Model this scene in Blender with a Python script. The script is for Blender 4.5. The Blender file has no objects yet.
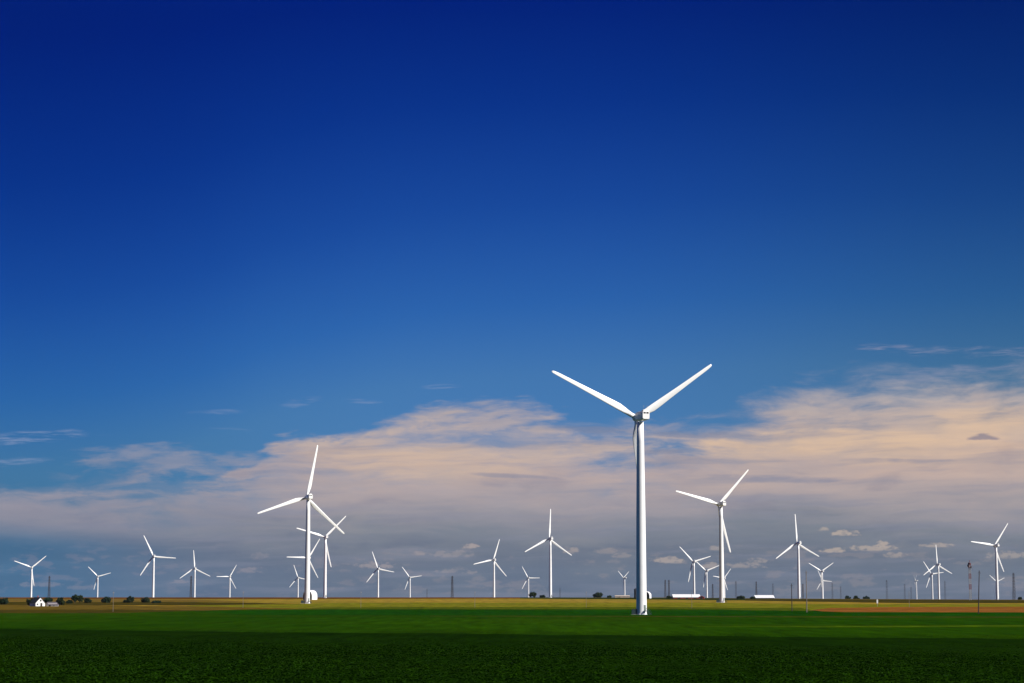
import bpy, bmesh, math, random
from mathutils import Vector, Matrix, noise as mnoise
R = math.radians
S = bpy.context.scene
COL = S.collection

# ------------------------------------------------------------------ camera
F, W_, H_ = 2100.0, 1024, 683           # focal length in pixels of the 1024 px wide frame
EYE = 9.8                               # the photographer stands on a rise above the plain
HZ = 590.4                              # picture row of the true level horizon
PITCH = math.atan((HZ - H_ / 2) / F)
cam = bpy.data.cameras.new('camera')
cam.sensor_width = 36.0
cam.lens = 36.0 * F / W_
cam.clip_start, cam.clip_end = 0.5, 120000
cam_o = bpy.data.objects.new('camera', cam)
COL.objects.link(cam_o)
cam_o.location = (0, 0, EYE)
cam_o.rotation_euler = (math.pi / 2 + PITCH, 0, 0)
S.camera = cam_o

S.view_settings.view_transform = 'Standard'
S.view_settings.look = 'None'
S.view_settings.exposure = 0.5
S.view_settings.gamma = 1
S.view_settings.use_curve_mapping = False

# ------------------------------------------------------------------ sun
SUN_AZ, SUN_EL = 114.0, 36.0            # degrees clockwise from the view direction, degrees up
sl = bpy.data.lights.new('sun', 'SUN')
sl.energy = 5.0
sl.angle = R(0.5)
sl.color = (1.0, 0.955, 0.89)
so = bpy.data.objects.new('sun', sl)
COL.objects.link(so)
sd = Vector((math.sin(R(SUN_AZ)) * math.cos(R(SUN_EL)), math.cos(R(SUN_AZ)) * math.cos(R(SUN_EL)), math.sin(R(SUN_EL))))
so.rotation_euler = sd.to_track_quat('Z', 'Y').to_euler()
so.location = (300, -200, 400)

# ------------------------------------------------------------------ sky
def lin(c):
    return tuple(((v / 255) / 12.92 if v / 255 <= 0.04045 else ((v / 255 + 0.055) / 1.055) ** 2.4) for v in c)

world = bpy.data.worlds.new('World')
S.world = world
world.use_nodes = True
world.cycles.sampling_method = 'MANUAL'
world.cycles.sample_map_resolution = 512
NT = world.node_tree
NT.nodes.clear()
LK = NT.links.new

class V:
    def __init__(self, s): self.s = s
    def _op(self, op, b, rev=False):
        n = NT.nodes.new('ShaderNodeMath'); n.operation = op
        a, b = (b, self) if rev else (self, b)
        for i, x in enumerate((a, b)):
            if isinstance(x, V): LK(x.s, n.inputs[i])
            else: n.inputs[i].default_value = x
        return V(n.outputs[0])
    def __add__(s, b): return s._op('ADD', b)
    def __radd__(s, b): return s._op('ADD', b)
    def __sub__(s, b): return s._op('SUBTRACT', b)
    def __rsub__(s, b): return s._op('SUBTRACT', b, True)
    def __mul__(s, b): return s._op('MULTIPLY', b)
    def __rmul__(s, b): return s._op('MULTIPLY', b)
    def __truediv__(s, b): return s._op('DIVIDE', b)
    def max(s, b): return s._op('MAXIMUM', b)
    def min(s, b): return s._op('MINIMUM', b)
    def clip(s): return s.max(0.0).min(1.0)

def smooth(v, a, b, lo=0.0, hi=1.0):
    n = NT.nodes.new('ShaderNodeMapRange'); n.interpolation_type = 'SMOOTHSTEP'
    LK(v.s, n.inputs[0])
    for i, x in enumerate((a, b, lo, hi)): n.inputs[i + 1].default_value = x
    return V(n.outputs[0])

def comb(x, y, z=0.0):
    n = NT.nodes.new('ShaderNodeCombineXYZ')
    for i, v in enumerate((x, y, z)):
        if isinstance(v, V): LK(v.s, n.inputs[i])
        else: n.inputs[i].default_value = v
    return V(n.outputs[0])

def fbm(x, y, seed, detail=5.0, rough=0.55):
    n = NT.nodes.new('ShaderNodeTexNoise')
    n.inputs['Scale'].default_value = 1.0
    n.inputs['Detail'].default_value = detail
    n.inputs['Roughness'].default_value = rough
    LK(comb(x, y, seed * 7.31).s, n.inputs['Vector'])
    return V(n.outputs[0])

def curve(v, pts):
    x0, x1 = pts[0][0], pts[-1][0]
    ys = [p[1] for p in pts]; y0, y1 = min(ys), max(ys)
    n = NT.nodes.new('ShaderNodeFloatCurve')
    c = n.mapping.curves[0]
    c.points[0].location = (0, (pts[0][1] - y0) / (y1 - y0))
    c.points[1].location = (1, (pts[-1][1] - y0) / (y1 - y0))
    for x, y in pts[1:-1]: c.points.new((x - x0) / (x1 - x0), (y - y0) / (y1 - y0))
    n.mapping.update()
    t = (v - x0) / (x1 - x0)
    LK(t.clip().s, n.inputs['Value'])
    return V(n.outputs[0]) * (y1 - y0) + y0

def ramp(v, pts, gain=1.0):
    x0, x1 = pts[0][0], pts[-1][0]
    n = NT.nodes.new('ShaderNodeValToRGB')
    e = n.color_ramp.elements
    for i, (x, c) in enumerate(pts):
        t = (x - x0) / (x1 - x0)
        k = e[i] if i < 2 else e.new(t)
        k.position = t
    for k, (x, c) in zip(sorted(e, key=lambda k: k.position), pts):
        k.color = (*[a * gain for a in c], 1)
    LK(((v - x0) / (x1 - x0)).clip().s, n.inputs[0])
    return V(n.outputs[0])

def mix(f, a, b, mode='MIX'):
    n = NT.nodes.new('ShaderNodeMix'); n.data_type = 'RGBA'; n.blend_type = mode
    n.clamp_factor = True
    for i, x in ((0, f), (6, a), (7, b)):
        if isinstance(x, V): LK(x.s, n.inputs[i])
        elif isinstance(x, (int, float)): n.inputs[i].default_value = x
        else: n.inputs[i].default_value = (*x, 1)
    return V(n.outputs[2])

geo = NT.nodes.new('ShaderNodeTexCoord')
sep = NT.nodes.new('ShaderNodeSeparateXYZ')
LK(geo.outputs['Generated'], sep.inputs[0])
dx, dy, dz = (V(sep.outputs[i]) for i in range(3))
az = dx._op('ARCTAN2', dy)                                   # world azimuth, clockwise from +Y
nz = NT.nodes.new('ShaderNodeMath'); nz.operation = 'ARCSINE'; LK(dz.s, nz.inputs[0])
el = V(nz.outputs[0])
P = az * F + 512.0                                           # azimuth and elevation in steps of 1/2100 rad
Q = HZ - el * F

nish = NT.nodes.new('ShaderNodeTexSky')
nish.sky_type = 'NISHITA'
nish.sun_disc = False
nish.sun_elevation = R(SUN_EL)
nish.sun_rotation = R(SUN_AZ)
LK(comb(dx, dy, dz.max(0.004)).s, nish.inputs['Vector'])
# clear-air colours, as a polarised exposure of that sky: (row, wanted colour, Nishita colour there)
ref = [(4, (2, 33, 122), (.183, .281, .424)), (107, (8, 51, 138), (.213, .32, .455)),
       (207, (23, 72, 155), (.255, .37, .493)), (307, (43, 98, 170), (.31, .43, .515)),
       (377, (66, 117, 174), (.362, .469, .512)), (450, (76, 124, 172), (.43, .49, .45)),
       (550, (76, 112, 148), (.37, .36, .28)), (598, (84, 112, 146), (.30, .29, .23))]
left = curve(P, [(-700, -110), (10, -98), (300, -34), (512, 0), (760, 8), (1024, 0), (1900, -10)])
gain = ramp(Q + left * smooth(Q, -40, 260, 0.35, 1.0), [(q, tuple(a / b / 2 ** S.view_settings.exposure for a, b in zip(lin(c), n))) for q, c, n in ref])
sky = mix(1.0, V(nish.outputs[0]), gain, 'MULTIPLY')
sky = mix(1.0 - smooth(P, -60, 420), sky, mix(1.0, sky, (0.68, 0.82, 0.86), 'MULTIPLY'))
sky = mix(smooth(P, 560, 1060), sky, mix(1.0, sky, (1.0, 0.93, 0.76), 'MULTIPLY'))
K = 10.0                                                     # the background strength is 1 / K
EXPO = 2 ** S.view_settings.exposure
K2 = K / EXPO
def C(*c): return tuple(v * K2 for v in lin(c))

# low grey-blue bank along the horizon
n_low = fbm(P / 120, Q / 16, 3, 4)
lowc = mix(smooth(P, 20, 380), C(66, 103, 138), C(106, 115, 130))
lowc = mix(smooth(n_low, .35, .7), lowc, mix(1.0, lowc, (1.22, 1.16, 1.12), 'MULTIPLY'))
sky = mix(smooth(Q + (n_low - .5) * 30, 488, 560) * 0.93, sky, lowc)

# the wide veil of high cloud
wa = fbm(P / 150, Q / 60, 11, 3)
wb = fbm(P / 130, Q / 50, 12, 3)
Pw = P + (wa - .5) * 130
Qw = Q + (wb - .5) * 34
n1 = fbm(Pw / 150, Qw / 30 + Pw / 900, 21, 7, .6)
n2 = fbm(Pw / 260, Qw / 16 - Pw / 700, 22, 6, .6)
nfine = fbm(P / 38 + wa * 1.5, Q / 8 + P / 300 + wb * 2.2, 25, 5, .58)
fea = fbm(P / 30 + wa * 2.0, Q / 3.4 + P / 260 + wb * 2.0, 27, 6, .62)
lump = fbm(P / 62 + wa * 1.2, Q / 24 + wb * 1.2, 29, 6, .58)
n3 = fbm(P / 220, Qw / 26, 23, 4)
n4 = fbm(Pw / 45, Qw / 12, 24, 5, .62)
top = curve(P, [(-700, 470), (-150, 505), (0, 503), (70, 492), (150, 478), (240, 470), (264, 455), (282, 441), (372, 434), (405, 422), (432, 412),
                (520, 408), (565, 420), (610, 432), (655, 430), (720, 414), (800, 396), (870, 380), (940, 372), (1024, 368), (1900, 330)])
edge = Q - top + (n1 - .5) * 84 + (n4 - .5) * 20 + (nfine - .5) * 22 + (lump - .5) * 48
soft = curve(P, [(-700, 26), (300, 24), (560, 34), (800, 50), (1024, 60), (1900, 60)])
alpha = smooth((edge + 10) / soft, 0, 1)
dens = smooth(n1 * .4 + n2 * .25 + lump * .25 + nfine * .1, .36, .58, .25, 1.0)
thick = curve(P, [(-700, .8), (0, .82), (200, .9), (420, .95), (700, .96), (1024, 1.0), (1900, 1.0)])
inner = smooth(edge, 0, 70)
alpha = alpha * thick * (dens + (1.0 - dens) * inner * .75)
# torn left end: clear air shows under the veil
bot = smooth(P, 30, 260)
alpha = alpha * (bot + (1.0 - bot) * (1.0 - smooth(Q + (n1 - .5) * 26 - P * .08, 520, 548)))

def sky_at(px, py):                                       # tangent-plane position -> azimuth and elevation steps
    a = math.atan((px - 512) / F)
    return 512 + F * a, HZ - (HZ - py) * math.cos(a)

def spot(cx, cy, rx, ry, tilt=0.0, wob=0.5, hard=0.35, src=None):
    cx, cy = sky_at(cx, cy)
    ux = (P - cx); uy = (Q - cy) - ux * tilt
    d = (ux / rx) * (ux / rx) + (uy / ry) * (uy / ry)
    if hard < .3:                                            # soft and streaky
        return smooth(1.0 - d + ((src or nfine) - .5) * (5.0 * wob), -.35, 1.25)
    return 1.0 - smooth(d + ((src or n4) - .5) * (3.2 * wob), hard, 1.15)

gap = spot(150, 492, 90, 9, -.03, .9, .1) * .75
gap = gap.max(spot(500, 440, 95, 9, .02, .9, .1) * .55).max(spot(700, 428, 75, 8, -.1, .8, .1) * .45)
gap = gap.max(spot(60, 484, 90, 12, -.1, .6, .1) * .8)
gap = gap.max(spot(572, 419, 75, 14, .08, .9, .1) * .85).max(spot(362, 424, 55, 11, -.12, .9, .1) * .85).max(spot(470, 440, 110, 7, .0, .9, .1) * .6)
alpha = (alpha * (1.0 - gap)).clip()
wisp = spot(180, 462, 100, 15, .02, .8, .1) * .45
alpha = alpha.max(wisp).max(spot(470, 421, 90, 17, -.08, .7, .1) * .75)

Qs = Q + (n3 - .5) * 56 + (n2 - .5) * 30
warm = ramp(Qs, [(350, lin((152, 158, 182))), (392, lin((174, 168, 172))), (420, lin((192, 174, 166))), (447, lin((206, 181, 164))),
                 (465, lin((196, 173, 163))), (486, lin((184, 167, 163))), (510, lin((160, 153, 158))), (532, lin((126, 131, 142))),
                 (560, lin((106, 114, 130))), (600, lin((101, 111, 129)))], 1.0)
cool = ramp(Qs, [(350, lin((140, 150, 178))), (430, lin((156, 158, 174))), (470, lin((166, 158, 167))), (515, lin((158, 150, 160))),
                 (535, lin((140, 139, 154))), (556, lin((96, 110, 137))), (600, lin((84, 106, 138)))], 1.0)
veil = mix(curve(P, [(-700, 0), (0, .12), (220, .5), (420, .85), (600, .82), (800, 1.0), (1900, 1.0)]), cool, warm)
hot = spot(850, 446, 170, 20, .05, .6, .05, n2).max(spot(725, 452, 80, 11, .14, .5, .05, n2)).max(spot(430, 466, 130, 17, .03, .7, .05, n2) * .75)
hot = hot.max(spot(985, 425, 60, 22, -.1, .7, .05, n2) * .8)
pat = fbm(P / 95 + wa * 1.6, Q / 21 + P / 700 + wb * 1.6, 28, 6, .6)
veil = mix(smooth(pat * .6 + lump * .4, .50, .66) * smooth(Q, 385, 420) * .55, veil, mix(1.0, veil, (.70, .75, .88), 'MULTIPLY'))
veil = mix(smooth(1.0 - (pat * .6 + lump * .4), .50, .64) * .6, veil, mix(1.0, veil, (1.17, 1.12, 1.04), 'MULTIPLY'))
veil = mix(hot * .55, veil, lin((232, 196, 160)))
stre = fbm(P / 190 + wa * .5, Q / 10 + P / 420 + wb * 1.2, 26, 4, .55)
dark = smooth(stre, .48, .66) * smooth(Q, 395, 430)
veil = mix(dark * .34, veil, lin((136, 138, 156)))
lite = smooth(1.0 - stre, .5, .66) * smooth(nfine, .40, .62)
veil = mix(lite * .16, veil, mix(1.0, veil, (1.22, 1.18, 1.10), 'MULTIPLY'))
veil = mix(1.0, veil, (K2, K2, K2), 'MULTIPLY')
sky = mix(alpha, sky, veil)

# thin grey bars inside the veil
bars = spot(515, 477, 42, 2.4, .05, .7, .1).max(spot(596, 431, 48, 4, .05, .7, .1)).max(spot(655, 453, 40, 3, -.05, .8, .1))
bars = bars.max(spot(700, 436, 50, 3.5, .02, .8, .1)).max(spot(900, 462, 60, 3, .02, .8, .1)).max(spot(770, 480, 70, 4, .03, .8, .1))
sky = mix(bars * .55, sky, C(126, 133, 157))
# separate streaks of cirrus in the clear blue
strk = spot(24, 439, 60, 6, -.08, .9, .0).max(spot(12, 463, 40, 4.5, -.08, .9, .0) * .7).max(spot(441, 388, 20, 2.6, -.05, .7, .0) * .8)
strk = strk.max(spot(215, 413, 28, 2.6, -.04, .8, .0) * .45).max(spot(302, 403, 22, 4.5, -.2, .9, .0) * .42)
strk = strk.max(spot(360, 402, 20, 2.5, .05, .8, .0) * .5).max(spot(228, 431, 24, 2.4, .02, .8, .0) * .4)
sky = mix(strk * smooth(fea, .40, .66) * .62, sky, C(148, 162, 194))
strk2 = spot(915, 351, 52, 6, .05, .9, .0).max(spot(1012, 355, 60, 6, .03, .9, .0) * .9).max(spot(960, 374, 90, 9, -.02, .9, .0) * .7)
sky = mix(strk2 * smooth(fea, .42, .70) * .6, sky, C(140, 146, 174))
# small heaps of fair-weather cloud low over the plain
n5 = fbm(P / 26, Q / 9, 31, 4, .6)
n6 = fbm(P / 150, Q / 40, 32, 2)
heap = smooth(n5 + (n6 - .5) * .45, .54, .66) * smooth(Q, 536, 560) * (1.0 - smooth(Q, 586, 600) * .6)
sky = mix(heap * .26, sky, mix(smooth(P, 0, 600), C(140, 135, 152), C(160, 148, 148)))
n7 = fbm(P / 6.5, Q / 3.6, 33, 5, .62)
puffs = None
for cx, cy, rx, ry, k in ((471, 547, 9, 3.6, .9), (421, 554, 8, 3, .5), (376, 566, 24, 4.5, .75), (450, 555, 24, 5, .4), (668, 561, 20, 4.5, .75),
                          (604, 552, 14, 4, .35), (620, 556, 9, 4, .35), (845, 534, 16, 4, .85), (823, 530, 6, 3, .6), (832, 551, 13, 4, .8),
                          (868, 549, 26, 4, .7), (882, 546, 9, 6, .8), (758, 561, 14, 4, .45), (715, 549, 8, 3, .5), (710, 566, 9, 5, .6), (741, 566, 24, 4, .45),
                          (933, 546, 18, 3, .6), (893, 556, 12, 4, .45), (448, 572, 14, 3, .4), (571, 551, 9, 5, .6), (1004, 556, 22, 5, .5),
                          (250, 571, 16, 4, .5), (182, 582, 12, 2.6, .5), (45, 585, 24, 3.4, .5), (84, 588, 16, 3, .35), (90, 560, 6, 3, .35), (262, 557, 10, 5, .35), (470, 573, 9, 2.6, .4)):
    cx, cy = sky_at(cx, cy)
    ux = (P - cx) / (rx * .95); uy = (Q - cy) / (ry * .95)
    p = (1.0 - smooth(ux * ux + uy * uy + (n7 - .5) * 5.0, .0, 1.1)) * (1.0 - smooth(Q, cy + ry * .25, cy + ry * .85)) * k
    puffs = p if puffs is None else puffs.max(p)
sky = mix(puffs * .66, sky, mix(smooth(P, 100, 820), C(160, 150, 158), C(206, 186, 168)))
sx, sy = sky_at(984, 440.2)
off = (P - sx)._op('ABSOLUTE', 0.0) / 18.0
wedge = (1.0 - off).max(0.0)._op('POWER', 1.3) * 5.2 * (n7 * 2.2 - .1) + 1.0 + (fea - .5) * 4.0
scud = smooth(wedge - (sy - Q), -1.6, 2.2) * smooth(sy + .6 - Q + (n7 - .5) * 3.0, -.8, 1.0) * smooth(1.0 - off, 0, .3)
sky = mix(scud * .66, sky, C(112, 114, 140))

bgn = NT.nodes.new('ShaderNodeBackground')
bgn.inputs[1].default_value = 1.0 / K
LK(sky.s, bgn.inputs[0])
wo = NT.nodes.new('ShaderNodeOutputWorld')
LK(bgn.outputs[0], wo.inputs[0])

# ------------------------------------------------------------------ materials
def new_mat(name):
    m = bpy.data.materials.new(name); m.use_nodes = True
    return m, m.node_tree, m.node_tree.nodes['Principled BSDF']

def mat_solid(name, a, b=None, scale=0.6, rough=0.6, metal=0.0, spec=0.3, bump=0.0, detail=4):
    """two tones of one colour, broken up by noise in object space"""
    m, nt, p = new_mat(name)
    b = b or tuple(v * 0.85 for v in a)
    tc = nt.nodes.new('ShaderNodeTexCoord'); n = nt.nodes.new('ShaderNodeTexNoise')
    n.inputs['Scale'].default_value = scale; n.inputs['Detail'].default_value = detail
    nt.links.new(tc.outputs['Object'], n.inputs['Vector'])
    r = nt.nodes.new('ShaderNodeValToRGB')
    r.color_ramp.elements[0].position = .32; r.color_ramp.elements[1].position = .68
    r.color_ramp.elements[0].color = (*b, 1); r.color_ramp.elements[1].color = (*a, 1)
    nt.links.new(n.outputs[0], r.inputs[0]); nt.links.new(r.outputs[0], p.inputs['Base Color'])
    p.inputs['Roughness'].default_value = rough; p.inputs['Metallic'].default_value = metal
    p.inputs['Specular IOR Level'].default_value = spec
    if bump:
        bn = nt.nodes.new('ShaderNodeBump'); bn.inputs['Strength'].default_value = bump
        nt.links.new(n.outputs[0], bn.inputs['Height']); nt.links.new(bn.outputs[0], p.inputs['Normal'])
    return m

def mat_field(name, a, b, c=None, s1=0.012, s2=0.35, rows=0.0, mixc=.5):
    """crop or bare earth: broad patches, clumps and fine leaf noise in metres"""
    m, nt, p = new_mat(name)
    L = nt.links.new
    tc = nt.nodes.new('ShaderNodeTexCoord')
    def nz(sc, det, off=0.0, stretch=None):
        mp = nt.nodes.new('ShaderNodeMapping'); mp.inputs['Location'].default_value = (off, off * 1.7, 0)
        mp.inputs['Scale'].default_value = (*(stretch or (1, 1)), 1)
        L(tc.outputs['Object'], mp.inputs['Vector'])
        n = nt.nodes.new('ShaderNodeTexNoise'); n.inputs['Scale'].default_value = sc; n.inputs['Detail'].default_value = det
        n.inputs['Roughness'].default_value = .6
        L(mp.outputs[0], n.inputs['Vector']); return n.outputs[0]
    def rmp(src, c0, c1, p0=.3, p1=.7):
        r = nt.nodes.new('ShaderNodeValToRGB')
        r.color_ramp.elements[0].position = p0; r.color_ramp.elements[1].position = p1
        r.color_ramp.elements[0].color = (*c0, 1); r.color_ramp.elements[1].color = (*c1, 1)
        L(src, r.inputs[0]); return r.outputs[0]
    def mx(f, x, y, mode='MIX'):
        k = nt.nodes.new('ShaderNodeMix'); k.data_type = 'RGBA'; k.blend_type = mode
        if isinstance(f, float): k.inputs[0].default_value = f
        else: L(f, k.inputs[0])
        L(x, k.inputs[6]); L(y, k.inputs[7]); return k.outputs[2]
    a, b = [tuple(v * .87 for v in q) for q in (a, b)]
    c = c and tuple(v * .87 for v in c)
    base = rmp(nz(s1, 4, 3.3, (1, .45)), b, a, .36, .64)
    fine = rmp(nz(s2, 5, 9.1, (1, .1)), (.6, .6, .6), (1.4, 1.4, 1.4), .3, .7)
    col = mx(1.0, base, fine, 'MULTIPLY')
    if c:
        f = nt.nodes.new('ShaderNodeMath'); f.operation = 'MULTIPLY'; f.inputs[1].default_value = mixc
        L(rmp(nz(s1 * 3.1, 5, 21.0, (.4, 1)), (0, 0, 0), (1, 1, 1), .5, .68), f.inputs[0])
        cc = nt.nodes.new('ShaderNodeRGB'); cc.outputs[0].default_value = (*c, 1)
        col = mx(f.outputs[0], col, cc.outputs[0])
    L(col, p.inputs['Base Color'])
    p.inputs['Roughness'].default_value = 1.0; p.inputs['Specular IOR Level'].default_value = 0.0
    return m

M_WHITE = mat_solid('white_gelcoat', (.82, .82, .80), (.76, .76, .745), .35, .38, spec=.45)
M_TOWER = mat_solid('white_painted_steel', (.82, .82, .81), (.75, .75, .74), .22, .42, spec=.4)
M_VENT = mat_solid('dark_grille', (.03, .03, .032), None, 6, .6)
M_DOOR = mat_solid('grey_green_door_paint', (.16, .2, .19), None, 3, .5)
M_STEEL = mat_solid('galvanised_steel', (.32, .33, .34), (.24, .25, .26), 3, .5, metal=.5)
M_CAB = mat_solid('dark_green_cabinet_paint', (.035, .06, .06), None, 2, .5)
M_CONC = mat_solid('pale_concrete', (.38, .37, .34), (.28, .27, .25), 2, .9)
M_PYLON = mat_solid('dark_weathered_steel', (.06, .05, .055), (.04, .035, .04), 1, .8)
M_WOOD = mat_solid('grey_weathered_wood', (.23, .2, .17), (.15, .13, .11), 2.5, .9, bump=.2)
M_WOODD = mat_solid('dark_creosoted_wood', (.06, .045, .04), (.035, .03, .03), 2.5, .9, bump=.2)
M_RED = mat_solid('red_mast_paint', (.24, .08, .065), (.19, .065, .06), 1, .5)
M_PALE = mat_solid('white_mast_paint', (.33, .33, .33), (.28, .28, .28), 1, .5)
M_WALLW = mat_solid('white_clapboard', (.8, .8, .78), (.68, .68, .66), 1.2, .7)
M_ROOFD = mat_solid('dark_shingle', (.05, .05, .06), (.03, .03, .04), 2.5, .9, bump=.3)
M_ROOFG = mat_solid('grey_violet_shingle', (.12, .105, .115), (.08, .07, .08), 2.5, .9, bump=.3)
M_ROOFW = mat_solid('white_sheet_metal', (.82, .82, .82), (.72, .71, .71), .8, .4, spec=.5)
M_BARNR = mat_solid('red_barn_boards', (.33, .05, .03), (.22, .035, .025), 1.2, .8)
M_BARND = mat_solid('dark_shed_boards', (.035, .03, .03), (.025, .02, .02), 1.2, .8)
M_BEIGE = mat_solid('beige_render', (.45, .39, .33), (.36, .3, .25), .8, .8)
M_GLASS = mat_solid('dark_window_glass', (.02, .025, .03), None, 1, .1, spec=.6)
M_TRUNK = mat_solid('grey_brown_bark', (.09, .07, .05), (.05, .04, .03), 4, .9, bump=.4)
M_LEAFS = [mat_solid('deep_green_leaves', (.018, .034, .012), (.009, .018, .008), .9, .8, spec=.1),
           mat_solid('olive_green_leaves', (.026, .036, .010), (.012, .02, .007), .9, .8, spec=.1)]

# ------------------------------------------------------------------ helpers
def obj(name, bm, m, parent=None, smooth_=False):
    me = bpy.data.meshes.new(name)
    bmesh.ops.recalc_face_normals(bm, faces=bm.faces)
    if smooth_:
        for f in bm.faces: f.smooth = True
    bm.to_mesh(me); bm.free()
    for x in (m if isinstance(m, (list, tuple)) else [m]): me.materials.append(x)
    o = bpy.data.objects.new(name, me); COL.objects.link(o)
    if parent: o.parent = parent
    return o
def tag(o, label=None, cat=None, group=None, kind=None):
    if label: o['label'] = label
    if cat: o['category'] = cat
    if group: o['group'] = group
    if kind: o['kind'] = kind
    return o
def thing(name, loc=(0, 0, 0), rz=0.0):
    o = bpy.data.objects.new(name, None); COL.objects.link(o)
    o.empty_display_size = .1
    o.location = loc; o.rotation_euler = (0, 0, rz)
    return o
def copy_tree(o, parent=None):
    c = o.copy(); COL.objects.link(c); c.parent = parent
    for k in ('label', 'group', 'category'):
        if k in o: c[k] = o[k]
    for ch in list(o.children): copy_tree(ch, c)
    return c
def bm_new(): return bmesh.new()
def box(bm, c, s, rot=None, bev=0.0):
    r = bmesh.ops.create_cube(bm, size=1.0)
    vs = r['verts']
    bmesh.ops.scale(bm, vec=s, verts=vs)
    if bev:
        es = list({e for v in vs for e in v.link_edges})
        rb = bmesh.ops.bevel(bm, geom=es, offset=bev, segments=3, affect='EDGES', profile=.5)
        vs = list({v for f in rb['faces'] for v in f.verts} | {v for v in vs if v.is_valid})
    if rot: bmesh.ops.rotate(bm, cent=(0, 0, 0), matrix=rot, verts=vs)
    bmesh.ops.translate(bm, vec=c, verts=vs)
    return vs
def bar(bm, a, b, r0, r1=None, n=6, caps=True):
    a, b = Vector(a), Vector(b); r1 = r0 if r1 is None else r1
    q = (b - a).to_track_quat('Z', 'Y')
    rings = []
    for p, r in ((a, r0), (b, r1)):
        rings.append([bm.verts.new(p + q @ Vector((r * math.cos(2 * math.pi * i / n), r * math.sin(2 * math.pi * i / n), 0))) for i in range(n)])
    for i in range(n):
        bm.faces.new((rings[0][i], rings[0][(i + 1) % n], rings[1][(i + 1) % n], rings[1][i]))
    if caps: bm.faces.new(rings[0][::-1]); bm.faces.new(rings[1])
def lathe(bm, prof, n=24, axis='Z', off=(0, 0, 0)):
    rings = []
    for r, h in prof:
        ring = []
        for i in range(n):
            t = 2 * math.pi * i / n
            p = Vector((r * math.cos(t), r * math.sin(t), h)) if axis == 'Z' else Vector((r * math.cos(t), h, r * math.sin(t)))
            ring.append(bm.verts.new(p + Vector(off)))
        rings.append(ring)
    for a, b in zip(rings, rings[1:]):
        for i in range(n): bm.faces.new((a[i], a[(i + 1) % n], b[(i + 1) % n], b[i]))
    bm.faces.new(rings[0][::-1]); bm.faces.new(rings[-1])
def poly(bm, pts): return bm.faces.new([bm.verts.new(p) for p in pts])
def prism(bm, prof, y0, y1):
    """closed outline in x,z pushed from y0 to y1"""
    a = [bm.verts.new((x, y0, z)) for x, z in prof]; b = [bm.verts.new((x, y1, z)) for x, z in prof]
    n = len(prof)
    for i in range(n): bm.faces.new((a[i], a[(i + 1) % n], b[(i + 1) % n], b[i]))
    bm.faces.new(a[::-1]); bm.faces.new(b)

# a picture row on the flat plain -> depth, a picture column at a depth -> x
CP, SP = math.cos(PITCH), math.sin(PITCH)
def ray(px, py):
    u, v = (px - W_ / 2) / F, (H_ / 2 - py) / F
    d = Vector((u, CP - v * SP, SP + v * CP))
    return d / d.y
def on_plain(px, py, z=0.0):
    d = ray(px, py); t = (EYE - z) / -d.z
    return Vector((d.x * t, t, z))
def at_depth(px, py, D):
    d = ray(px, py)
    return Vector((d.x * D, D, EYE + d.z * D))

# ------------------------------------------------------------------ land
def interp(x, pts):
    if x <= pts[0][0]: return pts[0][1]
    for (a, u), (b, v) in zip(pts, pts[1:]):
        if x <= b: return u + (v - u) * (x - a) / (b - a)
    return pts[-1][1]
FAR = [(3900, -13), (4800, -21), (6500, -30), (9000, -40), (14000, -62), (40000, -260)]
CREST = [(-260, 3060), (80, 2960), (130, 2600), (180, 2430), (256, 2230), (420, 2180)]   # swell of the plain, by x per 1000 m
def crest(x, y): return interp(1000 * x / max(y, 1), CREST)
def land(x, y):
    c = crest(x, y)
    if y <= c: return 0.0
    if y <= 3900: return -13.0 * (y - c) / (3900 - c)
    return interp(y, FAR)

def build_ground():
    bm = bm_new()
    ys = [-500, -250, 0, 100, 200, 300, 450, 650, 900, 1200, 1500, 1800, 2000]
    ys += [2000 + 60 * i for i in range(1, 33)] + [4100, 4500, 5000, 5700, 6500, 7500, 9000, 11000, 12000]
    us = [-.6, -.5, -.4, -.34] + [-.30 + .02 * i for i in range(31)] + [.34, .4, .5, .6]
    rows = []
    for y in ys:
        w = max(y, 700)
        rows.append([bm.verts.new((u * w, y, land(u * w, y))) for u in us])
    for a, b in zip(rows, rows[1:]):
        for i in range(len(us) - 1): bm.faces.new((a[i], a[i + 1], b[i + 1], b[i]))
    return tag(obj('ground', bm, mat_field('dry_prairie', (.135, .085, .018), (.07, .055, .012), (.20, .13, .03), .006, .15)), kind='structure')
build_ground()

LEVEL = [0]
def field(name, pts, m, jit=.25, step=9, seed=0):
    """a field whose corners are read off the picture and laid on the plain"""
    rng = random.Random(seed + len(pts) * 7 + LEVEL[0])
    LEVEL[0] += 1
    z = .012 * LEVEL[0]
    out = []
    n = len(pts)
    for i in range(n):
        (ax, ay), (bx, by) = pts[i], pts[(i + 1) % n]
        k = max(1, int(abs(bx - ax) / step))
        for j in range(k):
            t = j / k
            X = ax + (bx - ax) * t; Y = ay + (by - ay) * t
            if j: Y += jit * (1.5 * mnoise.noise((X * .013, LEVEL[0] * 3.1, i)) + 1.1 * mnoise.noise((X * .06, LEVEL[0] * 5.3, i)) + .7 * rng.uniform(-.5, .5))
            out.append(on_plain(X, Y, z))
    bm = bm_new()
    f = poly(bm, out)
    bmesh.ops.triangulate(bm, faces=[f])
    o = obj(name, bm, m)
    for p in o.data.polygons:
        if p.normal.z < 0: p.flip()
    return tag(o, kind='structure')

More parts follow.
